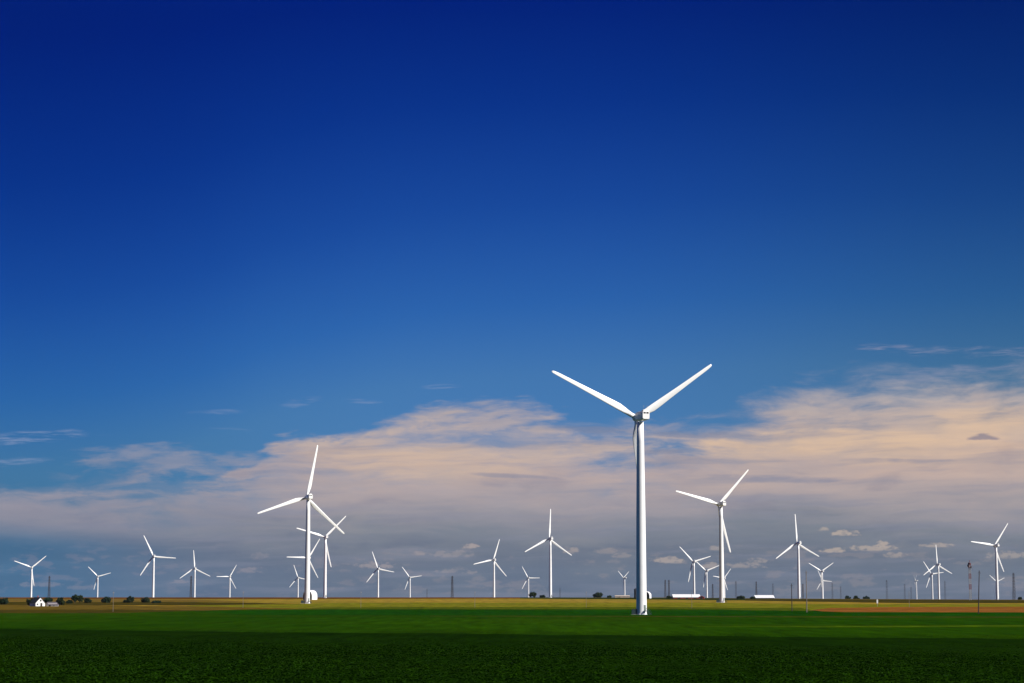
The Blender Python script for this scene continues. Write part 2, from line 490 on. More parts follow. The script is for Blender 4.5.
XL, XR = -140, 1170
m_gold = mat_field('ripe_wheat', (.31, .195, .025), (.20, .145, .018), (.13, .125, .014), .004, .12, mixc=.75)
m_yel = mat_field('ripening_grain', (.165, .152, .009), (.118, .125, .007), (.19, .15, .02), .004, .15)
m_green = mat_field('green_crop', (.0185, .056, .0008), (.0095, .038, .0006), (.027, .049, .001), .006, .22, mixc=.6)
m_green2 = mat_field('deep_green_crop', (.0085, .052, .0014), (.006, .038, .001), None, .006, .22)
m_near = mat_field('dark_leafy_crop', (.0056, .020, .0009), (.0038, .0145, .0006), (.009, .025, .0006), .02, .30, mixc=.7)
m_soil = mat_field('bare_red_soil', (.24, .09, .017), (.17, .066, .013), (.11, .06, .012), .01, .2, mixc=.8)
m_rust = mat_field('rust_stubble', (.15, .052, .008), (.09, .04, .006), (.05, .045, .008), .004, .1)
m_olive = mat_field('olive_pasture', (.058, .042, .006), (.038, .034, .005), (.03, .036, .004), .005, .15)
m_dk = mat_field('dark_hedge_grass', (.025, .034, .006), (.018, .026, .005), (.06, .04, .008), .006, .15)
m_tan = mat_field('tan_stubble', (.125, .08, .012), (.095, .065, .01), (.07, .06, .01), .005, .2)
m_light = mat_field('light_green_strip', (.05, .092, .0025), (.022, .058, .001), (.0185, .056, .0008), .012, .25, mixc=1.0)

field('wheat_field', [(XL, 608.5), (XL, 598.6), (560, 598.2), (760, 600.4), (930, 601.8), (1175, 602.6), (XR, 606.8), (XL, 608.5)][:-1], m_gold, .1)
field('stubble_ridge', [(XL, 598.7), (XL, 597.5), (200, 597.4), (560, 597.35), (560, 598.4), (200, 599.2)], m_rust, .04)
field('hedge_grass_strip', [(520, 598.6), (520, 597.36), (690, 598.0), (800, 599.1), (800, 600.8), (640, 599.4)], m_dk, .04)
field('olive_pasture', [(745, 600.6), (745, 598.7), (850, 599.3), (1024, 600.0), (XR, 600.2), (XR, 603.4), (900, 603.0)], m_olive, .06)
field('grain_field', [(150, 609.4), (210, 604.2), (420, 602.6), (700, 602.8), (850, 604.4), (XR, 604.4), (XR, 607.6), (850, 608), (810, 610.5), (500, 610)], m_yel, .3)
m_fade = mat_field('faded_wheat', (.17, .105, .02), (.12, .08, .014), (.08, .075, .012), .006, .15)
m_mid = mat_field('half_ripe_crop', (.07, .085, .005), (.05, .072, .003), (.09, .09, .006), .006, .2)
field('faded_wheat_field', [(XL, 602.4), (XL, 598.9), (70, 599.0), (190, 599.6), (260, 601.6), (120, 602.3)], m_fade, .15)
field('rough_pasture', [(XL, 605.2), (XL, 601.9), (120, 601.8), (230, 602.4), (300, 604.2), (160, 605.4)], m_olive, .2)
field('half_ripe_crop_field', [(230, 610.2), (330, 607.4), (560, 606.9), (800, 607.6), (812, 610), (800, 611.6), (500, 611)], m_mid, .3)
field('tan_stubble_field', [(XL, 610.6), (XL, 604.8), (60, 605), (200, 606.4), (330, 609), (180, 610.2)], m_tan, .25)
field('rough_grass_strip', [(XL, 614.6), (XL, 609.8), (120, 609.4), (250, 611), (160, 614.2)], m_olive, .3)
field('green_crop_field', [(XL, 634), (XL, 613.6), (120, 613), (250, 609.3), (700, 609.2), (810, 611.3), (XR, 612.6), (XR, 640), (700, 638)], m_green, .3)
field('deep_green_crop_strip', [(250, 615), (200, 611.6), (330, 609.6), (820, 610.6), (1000, 612.4), (XR, 613), (XR, 615.8), (700, 615.6), (450, 615.4)], m_green2, .3)
field('bare_earth_field', [(812, 610), (830, 607.9), (900, 606.9), (XR, 606.4), (XR, 612.4), (950, 612.3), (845, 612.2), (822, 611.4)], m_soil, .12)
field('dirt_track', [(430, 616.2), (430, 615.9), (700, 616.2), (XR, 617.2), (XR, 617.9), (700, 616.9)], mat_field('brown_track', (.06, .045, .008), (.04, .045, .005), (.022, .05, .002), .02, .2, mixc=.9), .05)
field('light_crop_strip', [(690, 626.9), (720, 626.0), (880, 625.8), (1010, 624.8), (XR, 624.4), (XR, 626.4), (1000, 626.6), (880, 627.4)], m_light, .2)
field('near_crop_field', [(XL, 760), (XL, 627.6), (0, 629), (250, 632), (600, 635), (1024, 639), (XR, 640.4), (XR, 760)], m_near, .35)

# the crop nearest the camera stands up: leafy tufts in rows, far too many to count
import numpy as np
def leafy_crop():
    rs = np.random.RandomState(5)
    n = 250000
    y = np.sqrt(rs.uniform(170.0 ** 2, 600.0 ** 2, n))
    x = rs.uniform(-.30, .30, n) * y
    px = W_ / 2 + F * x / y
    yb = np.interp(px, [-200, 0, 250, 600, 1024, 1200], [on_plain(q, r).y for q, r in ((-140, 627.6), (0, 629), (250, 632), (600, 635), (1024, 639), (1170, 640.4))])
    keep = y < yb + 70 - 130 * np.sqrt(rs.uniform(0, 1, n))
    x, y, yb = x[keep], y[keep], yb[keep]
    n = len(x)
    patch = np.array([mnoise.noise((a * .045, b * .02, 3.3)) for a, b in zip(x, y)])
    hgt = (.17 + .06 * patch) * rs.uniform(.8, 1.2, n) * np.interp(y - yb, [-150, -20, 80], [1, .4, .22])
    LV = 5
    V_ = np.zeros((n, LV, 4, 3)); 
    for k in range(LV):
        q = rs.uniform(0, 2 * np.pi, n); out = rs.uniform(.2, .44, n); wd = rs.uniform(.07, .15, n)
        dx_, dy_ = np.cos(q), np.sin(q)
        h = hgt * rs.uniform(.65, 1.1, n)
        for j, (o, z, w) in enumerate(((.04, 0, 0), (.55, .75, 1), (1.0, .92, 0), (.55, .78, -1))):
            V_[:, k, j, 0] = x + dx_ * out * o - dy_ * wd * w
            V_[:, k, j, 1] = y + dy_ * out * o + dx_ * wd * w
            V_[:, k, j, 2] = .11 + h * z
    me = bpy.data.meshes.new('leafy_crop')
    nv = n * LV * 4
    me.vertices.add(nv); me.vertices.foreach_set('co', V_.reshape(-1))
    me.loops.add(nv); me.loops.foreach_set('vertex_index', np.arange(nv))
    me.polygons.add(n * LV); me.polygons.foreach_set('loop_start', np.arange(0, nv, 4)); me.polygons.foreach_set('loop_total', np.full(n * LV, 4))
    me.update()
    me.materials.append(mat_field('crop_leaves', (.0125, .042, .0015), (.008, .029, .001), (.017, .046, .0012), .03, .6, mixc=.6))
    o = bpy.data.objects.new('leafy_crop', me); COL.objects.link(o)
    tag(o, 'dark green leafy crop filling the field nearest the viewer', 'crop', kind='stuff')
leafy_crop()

# ------------------------------------------------------------------ wind turbines
HUB, BL = 80.0, 40.5
def make_blade():
    bm = bm_new()
    # span, chord, thickness, twist, share of the chord ahead of the pitch axis
    st = [(1.2, 1.9, 1.0, 0, .5), (2.6, 1.9, .95, 0, .5), (4.2, 2.25, .62, 13, .42), (6.2, 2.85, .38, 13, .35), (8.6, 3.2, .29, 11, .31),
          (12, 2.95, .24, 8.5, .30), (17, 2.5, .21, 6, .30), (23, 2.1, .19, 4, .30), (29, 1.75, .17, 2.5, .31), (34, 1.55, .16, 1.5, .33),
          (38.2, 1.35, .15, 1, .35), (40.2, 1.05, .14, .5, .38), (40.9, .55, .14, 0, .42)]
    N = 16
    rings = []
    for z, c, t, tw, le in st:
        ring = []
        for i in range(N):
            a = 2 * math.pi * i / N
            x = (math.cos(a) * .5 + .5)                       # 0 leading edge .. 1 trailing edge
            y = math.sin(a) * .5 * t * c
            if t < .6: y *= (1.15 - .75 * x)                  # thin towards the trailing edge
            px = (x - le) * c
            tr = R(tw + 4)
            ring.append(bm.verts.new((px * math.cos(tr) - y * math.sin(tr), px * math.sin(tr) + y * math.cos(tr), z)))
        rings.append(ring)
    for a, b in zip(rings, rings[1:]):
        for i in range(N): bm.faces.new((a[i], a[(i + 1) % N], b[(i + 1) % N], b[i]))
    bm.faces.new(rings[0][::-1]); bm.faces.new(rings[-1])
    return bm

def make_turbine():
    t = thing('wind_turbine')
    tag(t, None, 'wind turbine', 'white wind turbines across the plain')
    bm = bm_new()
    lathe(bm, [(2.35, -.4), (2.35, .25), (2.15, .26), (2.12, .6), (2.08, 8), (1.98, 22), (1.98, 22.06), (1.85, 40), (1.7, 53), (1.7, 53.06), (1.5, 70), (1.36, 78.0)], 40)
    tw = obj('tower', bm, M_TOWER, t, True)
    bm = bm_new()                                            # door and stair face the track, right of the near side
    a = R(-72)
    rot = Matrix.Rotation(a + math.pi / 2, 3, 'Z')
    c = Vector((math.cos(a) * 2.09, math.sin(a) * 2.09, 2.95))
    box(bm, c, (.95, .22, 2.1), rot, .04)
    obj('door', bm, M_DOOR, tw)
    bm = bm_new()
    d = Vector((math.cos(a), math.sin(a), 0)); s = Vector((-d.y, d.x, 0))
    box(bm, d * 2.9 + Vector((0, 0, 1.8)), (1.3, 1.3, .1), rot)
    for k in range(7): box(bm, d * (3.75 + .27 * k) + Vector((0, 0, 1.6 - .23 * k)), (1.1, .27, .06), rot)
    for sg in (-1, 1):
        bar(bm, d * 3.5 + s * .6 * sg + Vector((0, 0, 2.8)), d * 5.4 + s * .6 * sg + Vector((0, 0, 1.0)), .04)
        bar(bm, d * 3.5 + s * .6 * sg + Vector((0, 0, 1.7)), d * 5.4 + s * .6 * sg + Vector((0, 0, .05)), .06)
        for k in range(3):
            p = d * (3.5 + .92 * k) + s * .6 * sg
            bar(bm, p + Vector((0, 0, 0)), p + Vector((0, 0, 2.8 - .87 * k)), .04)
    obj('stair', bm, M_CAB, tw)
    # nacelle: long rounded housing, rotor towards +Y
    bm = bm_new()
    prof = [(-6.3, 1.45, -1.3, 1.75), (-6.0, 1.62, -1.55, 1.95), (-2.0, 1.75, -1.75, 2.05), (1.0, 1.72, -1.72, 1.95), (2.4, 1.45, -1.42, 1.5), (2.75, 1.2, -1.2, 1.2)]
    rings = []
    for y, hw, zb, zt in prof:
        ring = []
        for i in range(28):
            q = 2 * math.pi * i / 28
            cx, sx = math.cos(q), math.sin(q)
            e = .42 if y < 2 else .75
            x = hw * math.copysign(abs(cx) ** e, cx)
            zz = math.copysign(abs(sx) ** e, sx)
            ring.append(bm.verts.new((x, y, HUB + (zt * zz if zz > 0 else -zb * zz))))
        rings.append(ring)
    for a1, b1 in zip(rings, rings[1:]):
        for i in range(28): bm.faces.new((a1[i], a1[(i + 1) % 28], b1[(i + 1) % 28], b1[i]))
    bm.faces.new(rings[0][::-1]); bm.faces.new(rings[-1])
    na = obj('nacelle', bm, M_WHITE, t, False)
    for p in na.data.polygons: p.use_smooth = len(p.vertices) == 4
    for sx in (-1, 1):
        bm = bm_new(); box(bm, (.62 * sx, -6.32, HUB + 1.18), (.92, .1, .62), None, .03); obj('vent', bm, M_VENT, na)
    bm = bm_new(); box(bm, (0, -4.9, HUB + 2.2), (2.1, 1.8, .55), None, .12)
    obj('cooler_hood', bm, M_WHITE, na)
    for sx in (-.7, .7):
        bm = bm_new(); bar(bm, (sx, -5.6, HUB + 1.8), (sx, -5.6, HUB + 3.9), .05); box(bm, (sx, -5.6, HUB + 3.95), (.3, .3, .18))
        obj('wind_gauge', bm, M_STEEL, na)
    bm = bm_new()
    lathe(bm, [(1.18, 2.8), (1.55, 3.0), (1.62, 4.0), (1.5, 4.9), (1.15, 5.7), (.6, 6.2), (.05, 6.35)], 28, 'Y', (0, 0, HUB))
    h = obj('hub', bm, M_WHITE, t, True)
    bl = obj('blade', make_blade(), M_WHITE, h, True)
    bl.location = (0, 4.0, HUB)
    for k in (1, 2):
        b2 = bl.copy(); COL.objects.link(b2); b2.parent = h
    return t

def spin(t, phase):
    h = next(c for c in t.children if c.name.split('.')[0] == 'hub')
    for k, b in enumerate([c for c in h.children if c.name.split('.')[0] == 'blade']):
        b.location = (0, 4.0, HUB)
        b.rotation_mode = 'XYZ'
        b.rotation_euler = (0, R(90 - (phase + 120 * k)), 0)

PSI = 23.5
# tower column, hub row, rotor angle seen from behind, where it stands
TURB = [
 (641.4, 416.5, 34.2, 'tallest white wind turbine, the nearest of all, one blade hanging down along its tower'),
 (307.2, 497.3, -41.6, 'tall white wind turbine in front of the white arched hut, one blade pointing up'),
 (721.8, 504.2, 45.6, 'tall white wind turbine right of the long white roofed red barn, cabinet at foot'),
 (550.4, 538.7, -33.2, 'mid sized white turbine just right of the round dark skyline tree, a blade straight up'),
 (325.0, 537.0, 43.8, 'mid sized white turbine close right of the tall turbine by the arched hut'),
 (799.0, 543.0, -27.0, 'mid sized white turbine right of the smaller white roofed barn, between two slim poles'),
 (997.2, 545.5, 52.6, 'mid sized white turbine at the right edge, between the leaning pole and last pylon'),
 (153.2, 556.3, -3.8, 'largest white turbine on the far left, rising above the last two dark bushes'),
 (308.5, 557.9, 58.2, 'white turbine whose tower is hidden by the tall tower before the arched hut'),
 (494.0, 559.9, -48.1, 'white turbine midway between the lone dark pylon and the round dark tree on the skyline'),
 (694.2, 561.6, 15.4, 'white turbine rising right behind the long white roof of the red barn'),
 (938.9, 564.5, -27.0, 'largest of the three overlapping white turbines left of the red and white mast'),
 (31.3, 567.5, 39.5, 'white turbine at the far left behind the little white gabled house'),
 (194.6, 568.3, -25.7, 'small white turbine immediately right of a dark pylon on the left skyline'),
 (378.1, 568.6, -10.5, 'larger of two small turbines between the arched hut and the lone dark pylon'),
 (706.9, 570.8, 20.0, 'small white turbine between the red gabled shed and the tall tower beside it'),
 (822.5, 571.2, 31.0, 'distant turbine with the higher rotor of two that line up right of the small barn'),
 (932.4, 573.8, 6.2, 'middle turbine of the overlapping trio left of the red and white mast'),
 (97.6, 576.4, 15.5, 'tiny white turbine rising over the gap between dark bushes right of the house'),
 (229.8, 576.7, 59.9, 'tiny white turbine standing alone left of the tall turbine, one blade pointing level left'),
 (410.0, 577.4, 7.9, 'smaller of two turbines between the arched hut and the lone dark pylon'),
 (298.0, 577.5, -10.9, 'tiny white turbine just left of the tall tower in front of the arched hut'),
 (528.5, 577.8, -0.1, 'tiny white turbine touching the left side of the round dark tree on the skyline'),
 (624.7, 577.8, 29.0, 'tiny turbine just left of the tallest tower, behind the low beige building'),
 (724.6, 578.3, 50.0, 'tiny turbine mostly hidden behind the tall tower right of the red barn'),
 (822.9, 580.5, -4.4, 'distant turbine with the lower rotor of two that line up right of the small barn'),
 (916.5, 580.7, 30.0, 'smallest and leftmost of the three overlapping turbines left of the red and white mast'),
 (997.4, 581.7, 22.0, 'tiny turbine almost hidden behind the tower at the right edge of the plain'),
]
def solve_depth(px, hy):
    lo, hi = 500.0, 12000.0
    for _ in range(60):
        m = (lo + hi) / 2
        p = at_depth(px, hy, m)
        if p.z - HUB > land(p.x, m): hi = m
        else: lo = m
    return lo
proto = make_turbine()
T_POS = []
for i, (px, hy, ph, lab) in enumerate(TURB):
    D = solve_depth(px, hy) if i else 853.0
    p = at_depth(px, 590, D)
    t = proto if i == 0 else copy_tree(proto)
    g = land(p.x, D)
    T_POS.append((p.x, D, g))
    t.location = (p.x, D, g); t.rotation_euler = (0, 0, R(PSI + (48 if px == 916.5 else -4.5 if i == 0 else 35 if px == 624.7 else 0)))
    spin(t, ph)
    t['label'] = lab
    print('turbine', i, px, round(D), round(g, 1))

# padmount transformers beside the three nearest towers
def make_cabinet():
    t = thing('transformer_cabinet'); tag(t, None, 'transformer', 'transformer cabinets beside the towers')
    bm = bm_new(); box(bm, (0, 0, .12), (2.7, 2.4, .24), None, .03); obj('plinth', bm, M_CONC, t)
    bm = bm_new(); box(bm, (0, .1, 1.24), (2.2, 1.9, 2.0), None, .06); box(bm, (0, .1, 2.28), (2.3, 2.0, .08), None, .02)
    obj('housing', bm, M_CAB, t)
    for sx in (-.52, .52):
        bm = bm_new(); box(bm, (sx, -.88, 1.2), (.98, .06, 1.75), None, .02); d = obj('door', bm, M_CAB, t)
        bm = bm_new(); bar(bm, (sx * .25, -.93, 1.1), (sx * .25, -.93, 1.4), .02); obj('handle', bm, M_STEEL, d)
    return t
cab = make_cabinet()
for i, (k, dx_, dy_, lab) in enumerate(((0, -2.9, -.3, 'dark transformer cabinet left of the foot of the nearest turbine tower'),
                                      (1, -3.4, -.5, 'dark transformer cabinet at the foot of the tall tower before the arched hut'),
                                      (2, -3.4, -.5, 'dark transformer cabinet at the foot of the tall tower right of the red barn'))):
    c = cab if i == 0 else copy_tree(cab)
    x, y, g = T_POS[k]
    c.location = (x + dx_, y + dy_, g); c['label'] = lab

# ------------------------------------------------------------------ pylons
def lattice(bm, h, w0, w1, n, r, rb=None):
    rb = rb or r * .6
    def corner(k, t):
        w = (w0 + (w1 - w0) * t) / 2
        sx, sy = ((-1, -1), (1, -1), (1, 1), (-1, 1))[k % 4]
        return Vector((sx * w, sy * w, h * t))
    ts = [1 - (1 - i / n) ** 1.0 for i in range(n + 1)]
    for k in range(4):
        bar(bm, corner(k, 0), corner(k, 1), r, r * .8, 5)
        for a, b in zip(ts, ts[1:]):
            bar(bm, corner(k, a), corner(k + 1, b), rb, rb, 4); bar(bm, corner(k + 1, a), corner(k, b), rb, rb, 4)
            bar(bm, corner(k, b), corner(k + 1, b), rb, rb, 4)
def make_pylon(h, w0, fat):
    t = thing('lattice_pylon'); tag(t, None, 'pylon')
    bm = bm_new(); lattice(bm, h, w0, 1.5, 9, .2 * fat); obj('mast', bm, M_PYLON, t)
    for zz, ln in ((.70, 2.9), (.82, 3.5), (.93, 2.6)):
        bm = bm_new()
        for sx in (-1, 1):
            for sy in (-.5, .5):
                bar(bm, (0, sy, h * zz), (sx * ln, 0, h * zz + .2), .1 * fat, .08 * fat, 4)
                bar(bm, (0, sy, h * zz + 1.3), (sx * ln, 0, h * zz + .2), .08 * fat, .06 * fat, 4)
        obj('crossarm', bm, M_PYLON, t)
    return t
pyl = [None, None]
# column, top row, distance, heavy (1) or slight (0), label
PYL = [(49.5, 576, 3350, 1, 'dark lattice pylon on the skyline right behind the white house'),
       (191.3, 576, 3400, 1, 'dark lattice pylon just left of a small turbine on the left skyline'),
       (452.3, 576, 3450, 1, 'lone dark lattice pylon on the skyline in the middle of the plain'),
       (665.2, 580, 3300, 1, 'left one of the close pair of dark pylons left of the long white roofed barn'),
       (668.9, 580, 3350, 1, 'right one of the close pair of dark pylons left of the long white roofed barn'),
       (712.6, 584, 3700, 1, 'short dark pylon between the red gable of the long barn and the tall tower'),
       (756.2, 581.5, 3200, 1, 'dark pylon rising behind the left end of the small white roofed barn'),
       (802.8, 584, 3500, 1, 'dark pylon close to the right side of the turbine between two slim poles'),
       (1013.4, 573, 3100, 1, 'last dark lattice pylon at the right edge, right of all the turbines'),
       (735.8, 581, 4300, 0, 'faint thin pylon between the tall tower and the small white roofed barn'),
       (772.8, 583.5, 4400, 0, 'faint thin pylon above the right end of the small white roofed barn'),
       (832.2, 583, 4200, 0, 'faint thin pylon just right of the two turbines that line up'),
       (840.6, 586.5, 4800, 0, 'shorter faint pylon, second one right of the two turbines that line up'),
       (886.6, 580, 4300, 0, 'faint pylon above the white marker post in the right half of the plain'),
       (904.6, 584, 4300, 0, 'faint pylon left of the smallest of the three overlapping turbines'),
       (911.0, 587, 4700, 0, 'shortest faint pylon, hard against the left of the smallest overlapping turbine'),
       (944.8, 581, 4200, 0, 'faint pylon close right of the largest of the three overlapping turbines'),
       (427.0, 589, 5200, 0, 'very faint pylon right of the tiny turbine left of the lone dark pylon'),
       (560.0, 588, 5400, 0, 'very faint pylon right of the turbine beside the round dark tree')]
for px, ty, D, heavy, lab in PYL:
    p = at_depth(px, ty, D)
    g = land(p.x, D)
    if pyl[heavy] is None: pyl[heavy] = make_pylon(40.0, 3.6 if heavy else 3.0, 1.0 if heavy else .42); t = pyl[heavy]
    else: t = copy_tree(pyl[heavy])
    s = (p.z - g) / 40.0
    t.location = (p.x, D, g); t.scale = (min(1.15, max(.7, s)),) * 2 + (s,); t.rotation_euler = (0, 0, R(28))
    t['label'] = lab; t['group'] = 'lattice pylons along the skyline'

# ------------------------------------------------------------------ poles
def make_pole(h, r, m, arm=True):
    t = thing('utility_pole'); tag(t, None, 'utility pole')
    bm = bm_new(); bar(bm, (0, 0, -.3), (0, 0, h), r, r * .68, 10); obj('pole', bm, m, t, False)
    if arm:
        bm = bm_new(); box(bm, (0, -.14, h - .75), (2.2, .1, .12)); a = obj('crossarm', bm, m, t)
        for x in (-.95, -.3, .95):
            bm = bm_new(); lathe(bm, [(.05, h - .69), (.07, h - .62), (.04, h - .56), (.06, h - .5), (.02, h - .46)], 8, 'Z', (x, -.14, 0))
            obj('insulator', bm, M_PALE, a)
    return t
row = None
ROW = [(113, 612.0, 'first from the left in the row of pale wooden poles'),
       (243, 608.0, 'right of the tiny lone turbine, second of the pale row'),
       (360.8, 608.0, 'between arched hut and nearby turbine, third of the pale row'),
       (474.8, 607.6, 'right of the lone dark pylon, fourth of the pale row'),
       (586.2, 607.6, 'left of the dome shaped tree, fifth of the pale row'),
       (691.8, 608.4, 'crossing the long white barn roof, sixth of the pale row'),
       (909.3, 607.6, 'left of the three overlapping turbines, last of the pale row')]
for px, by, lab in ROW:
    p = on_plain(px, by)
    if row is None: row = make_pole(9.4, .11, M_WOOD); t = row
    else: t = copy_tree(row)
    t.location = p; t.rotation_euler = (0, 0, R(80))
    t['label'] = 'slim utility pole ' + lab; t['group'] = 'row of pale wooden utility poles across the fields'
slim = None
for px, by, ty, lean, m, lab in ((792.0, 611.4, 583.5, 0, M_WOODD, 'dark slim bare pole left of the turbine beside the small white barn'),
                           (806.8, 612.6, 570.5, 0, M_WOOD, 'tall grey slim pole right of the turbine beside the small white barn'),
                           (978.4, 614.4, 570.5, 2.6, M_WOODD, 'tall dark pole leaning right between the mast and right hand turbine')):
    p = on_plain(px, by)
    h = at_depth(px, ty, p.y).z
    t = thing('bare_pole', p); tag(t, lab, 'pole', 'tall slim poles standing in the fields')
    t.rotation_euler = (0, R(lean), 0)
    bm = bm_new(); bar(bm, (0, 0, -.3), (0, 0, h), .24, .15, 10); obj('pole', bm, m, t)
    bm = bm_new(); box(bm, (0, -.2, h - 1.0), (1.3, .12, .14)); obj('crossarm', bm, m, t)

p = on_plain(877.4, 606.6)
t = thing('marker_post', p); tag(t, 'white panelled marker post in the field above the bare red earth', 'marker post')
bm = bm_new(); bar(bm, (0, 0, -.2), (0, 0, 4.4), .09, .09, 8); obj('post', bm, M_STEEL, t)
bm = bm_new(); box(bm, (0, -.12, 3.1), (.85, .1, 2.3), None, .02); obj('panel', bm, M_ROOFW, t)

# red and white telecom mast
D = 2150.0
p = at_depth(969.6, 563, D); h = p.z - land(p.x, D)
t = thing('telecom_mast', (p.x, D, land(p.x, D)))
tag(t, 'red and white banded lattice mast with drum antennas near the top', 'mast')
nb = 7
for k in range(nb):
    bm = bm_new()
    lattice(bm, h / nb, 1.9, 1.9, 3, .15, .07)
    o = obj('mast_section', bm, M_RED if k % 2 == 0 and k > 0 or k == nb - 1 else M_PALE, t); o.location = (0, 0, h / nb * k)
for zz, a, mm in ((h - 2.6, 200, M_PYLON), (h - 4.2, 300, M_PYLON), (h - .6, 240, M_RED), (h - 3.4, 110, M_PALE)):
    bm = bm_new(); lathe(bm, [(.5, .0), (1.15, .25), (1.2, .9), (1.1, 1.0)], 16, 'Y')
    o = obj('dish', bm, mm, t); o.location = (1.2 * math.cos(R(a)), 1.2 * math.sin(R(a)), zz); o.rotation_euler = (0, 0, R(a - 90))
bm = bm_new(); bar(bm, (0, 0, h), (0, 0, h + 1.6), .08); lathe(bm, [(.3, h + 1.6), (.5, h + 1.8), (.5, h + 2.4), (.2, h + 2.7)], 10); obj('beacon', bm, M_RED, t)

# ------------------------------------------------------------------ buildings
def gable(bm, w, L, e, a, ov=.0):
    prism(bm, [(-w / 2, 0), (w / 2, 0), (w / 2, e), (0, a), (-w / 2, e)], 0, L)
def roof(bm, w, L, e, a, ov=.35, th=.16):
    k = (a - e) / (w / 2)
    for s in (-1, 1):
        o = [(0, a + .05), (s * (w / 2 + ov), e - ov * k + .05), (s * (w / 2 + ov), e - ov * k + .05 + th), (0, a + .05 + th)]
        prism(bm, o, -ov, L + ov)

# little white house on the left
p = on_plain(40.3, 606.4)
t = thing('house', p, R(36)); tag(t, 'small white gabled house with dark roof on the far left of the plain', 'house')
w, L, e, a = 6.2, 9.0, 2.1, 5.4
bm = bm_new(); gable(bm, w, L, e, a); obj('wall', bm, M_WALLW, t)
bm = bm_new(); roof(bm, w, L, e, a, .3)
rf = obj('roof', bm, M_ROOFD, t)
bm = bm_new(); box(bm, (.6, L * .6, a + .5), (.55, .55, 1.3), None, .03); obj('chimney', bm, M_BARNR, rf)
def window(par, x, y, z, w_, h_, rz=0.0):
    bm = bm_new()
    for s in (-1, 1):
        box(bm, (s * (w_ / 2 + .05), 0, 0), (.1, .12, h_ + .2)); box(bm, (0, 0, s * (h_ / 2 + .05)), (w_, .12, .1))
    f = obj('window', bm, M_ROOFW, par); f.location = (x, y, z); f.rotation_euler = (0, 0, rz)
    bm = bm_new(); box(bm, (0, 0, 0), (w_, .06, h_)); obj('pane', bm, M_GLASS, f)
window(t, .1, -.03, 3.55, 1.0, 1.0); window(t, -1.85, -.03, 1.3, .8, .9)
window(t, w / 2 + .03, 2.2, 1.2, 1.0, .9, R(90)); window(t, w / 2 + .03, 5.6, 1.2, 1.0, .9, R(90)); window(t, -w / 2 - .03, 3.4, 1.2, 1.0, .9, R(90))
bm = bm_new(); box(bm, (.65, -.04, 1.05), (1.25, .12, 2.1), None, .02); dr = obj('door', bm, M_BARND, t)
bm = bm_new(); bar(bm, (1.1, -.14, 1.0), (1.1, -.14, 1.2), .03); obj('handle', bm, M_STEEL, dr)

# low shed right of it
p = on_plain(52.0, 606.3)
t = thing('shed', p + Vector((0, .8, 0)), R(10)); tag(t, 'low shed with grey violet roof right beside the small white house', 'shed')
bm = bm_new(); prism(bm, [(-3.6, 0), (3.6, 0), (3.6, .9), (-3.6, .9)], 0, 5); prism(bm, [(-3.55, .9), (3.55, .9), (2.6, 1.7), (-2.6, 1.7)], .6, 4.4); obj('wall', bm, M_WALLW, t)
bm = bm_new(); poly(bm, [(-4, -.4, .85), (4, -.4, .85), (2.3, 2.5, 2.7), (-3.1, 2.5, 2.7)])
poly(bm, [(-4, 5.4, .85), (-3.1, 2.5, 2.7), (2.3, 2.5, 2.7), (4, 5.4, .85)]); poly(bm, [(-4, -.4, .85), (-3.1, 2.5, 2.7), (-4, 5.4, .85)]); poly(bm, [(4, -.4, .85), (4, 5.4, .85), (2.3, 2.5, 2.7)])
poly(bm, [(-4, -.4, .8), (-4, 5.4, .8), (4, 5.4, .8), (4, -.4, .8)])
obj('roof', bm, M_ROOFG, t)
bm = bm_new(); box(bm, (-1.6, -.03, .45), (1.3, .1, .9)); obj('door', bm, M_BARND, t)
window(t, 1.0, -.03, .5, .8, .45)

# arched steel huts
def make_hut():
    t = thing('arched_hut'); tag(t, None, 'hut', 'white arched steel huts')
    Rr, L, st = 6.2, 15.0, 3.6
    pts = [(Rr, 0)] + [(Rr * math.cos(R(q)), st + Rr * .92 * math.sin(R(q))) for q in range(0, 181, 12)] + [(-Rr, 0)]
    inn = [(x * .95, z if z == 0 else z - .22) for x, z in pts]
    bm = bm_new(); prism(bm, pts + inn[::-1], 0, L); obj('shell', bm, M_ROOFW, t)
    bm = bm_new(); prism(bm, [(x * .998, z) for x, z in inn], .5, .75); ew = obj('end_wall', bm, M_BARND, t)
    bm = bm_new(); prism(bm, [(x * .998, z) for x, z in inn], L - .75, L - .5); obj('end_wall', bm, M_BARND, t)
    bm = bm_new(); box(bm, (0, .44, 2.1), (4.4, .12, 4.2), None, .02); d = obj('door', bm, M_STEEL, ew)
    return t
hut = make_hut()
p = at_depth(307.4, 597, 2230); hut.location = (p.x, 2230, 0); hut.rotation_euler = (0, 0, R(-26)); hut.scale = (.9, .72, 1.08)
hut['label'] = 'white arched hut behind the foot of the tall turbine in the left half'
h2 = copy_tree(hut); p = at_depth(644.8, 597, 2620); h2.location = (p.x, 2620, 0); h2.rotation_euler = (0, 0, R(-14)); h2.scale = (.95, .9, .95)
h2['label'] = 'white arched hut peeping out right of the foot of the nearest turbine'
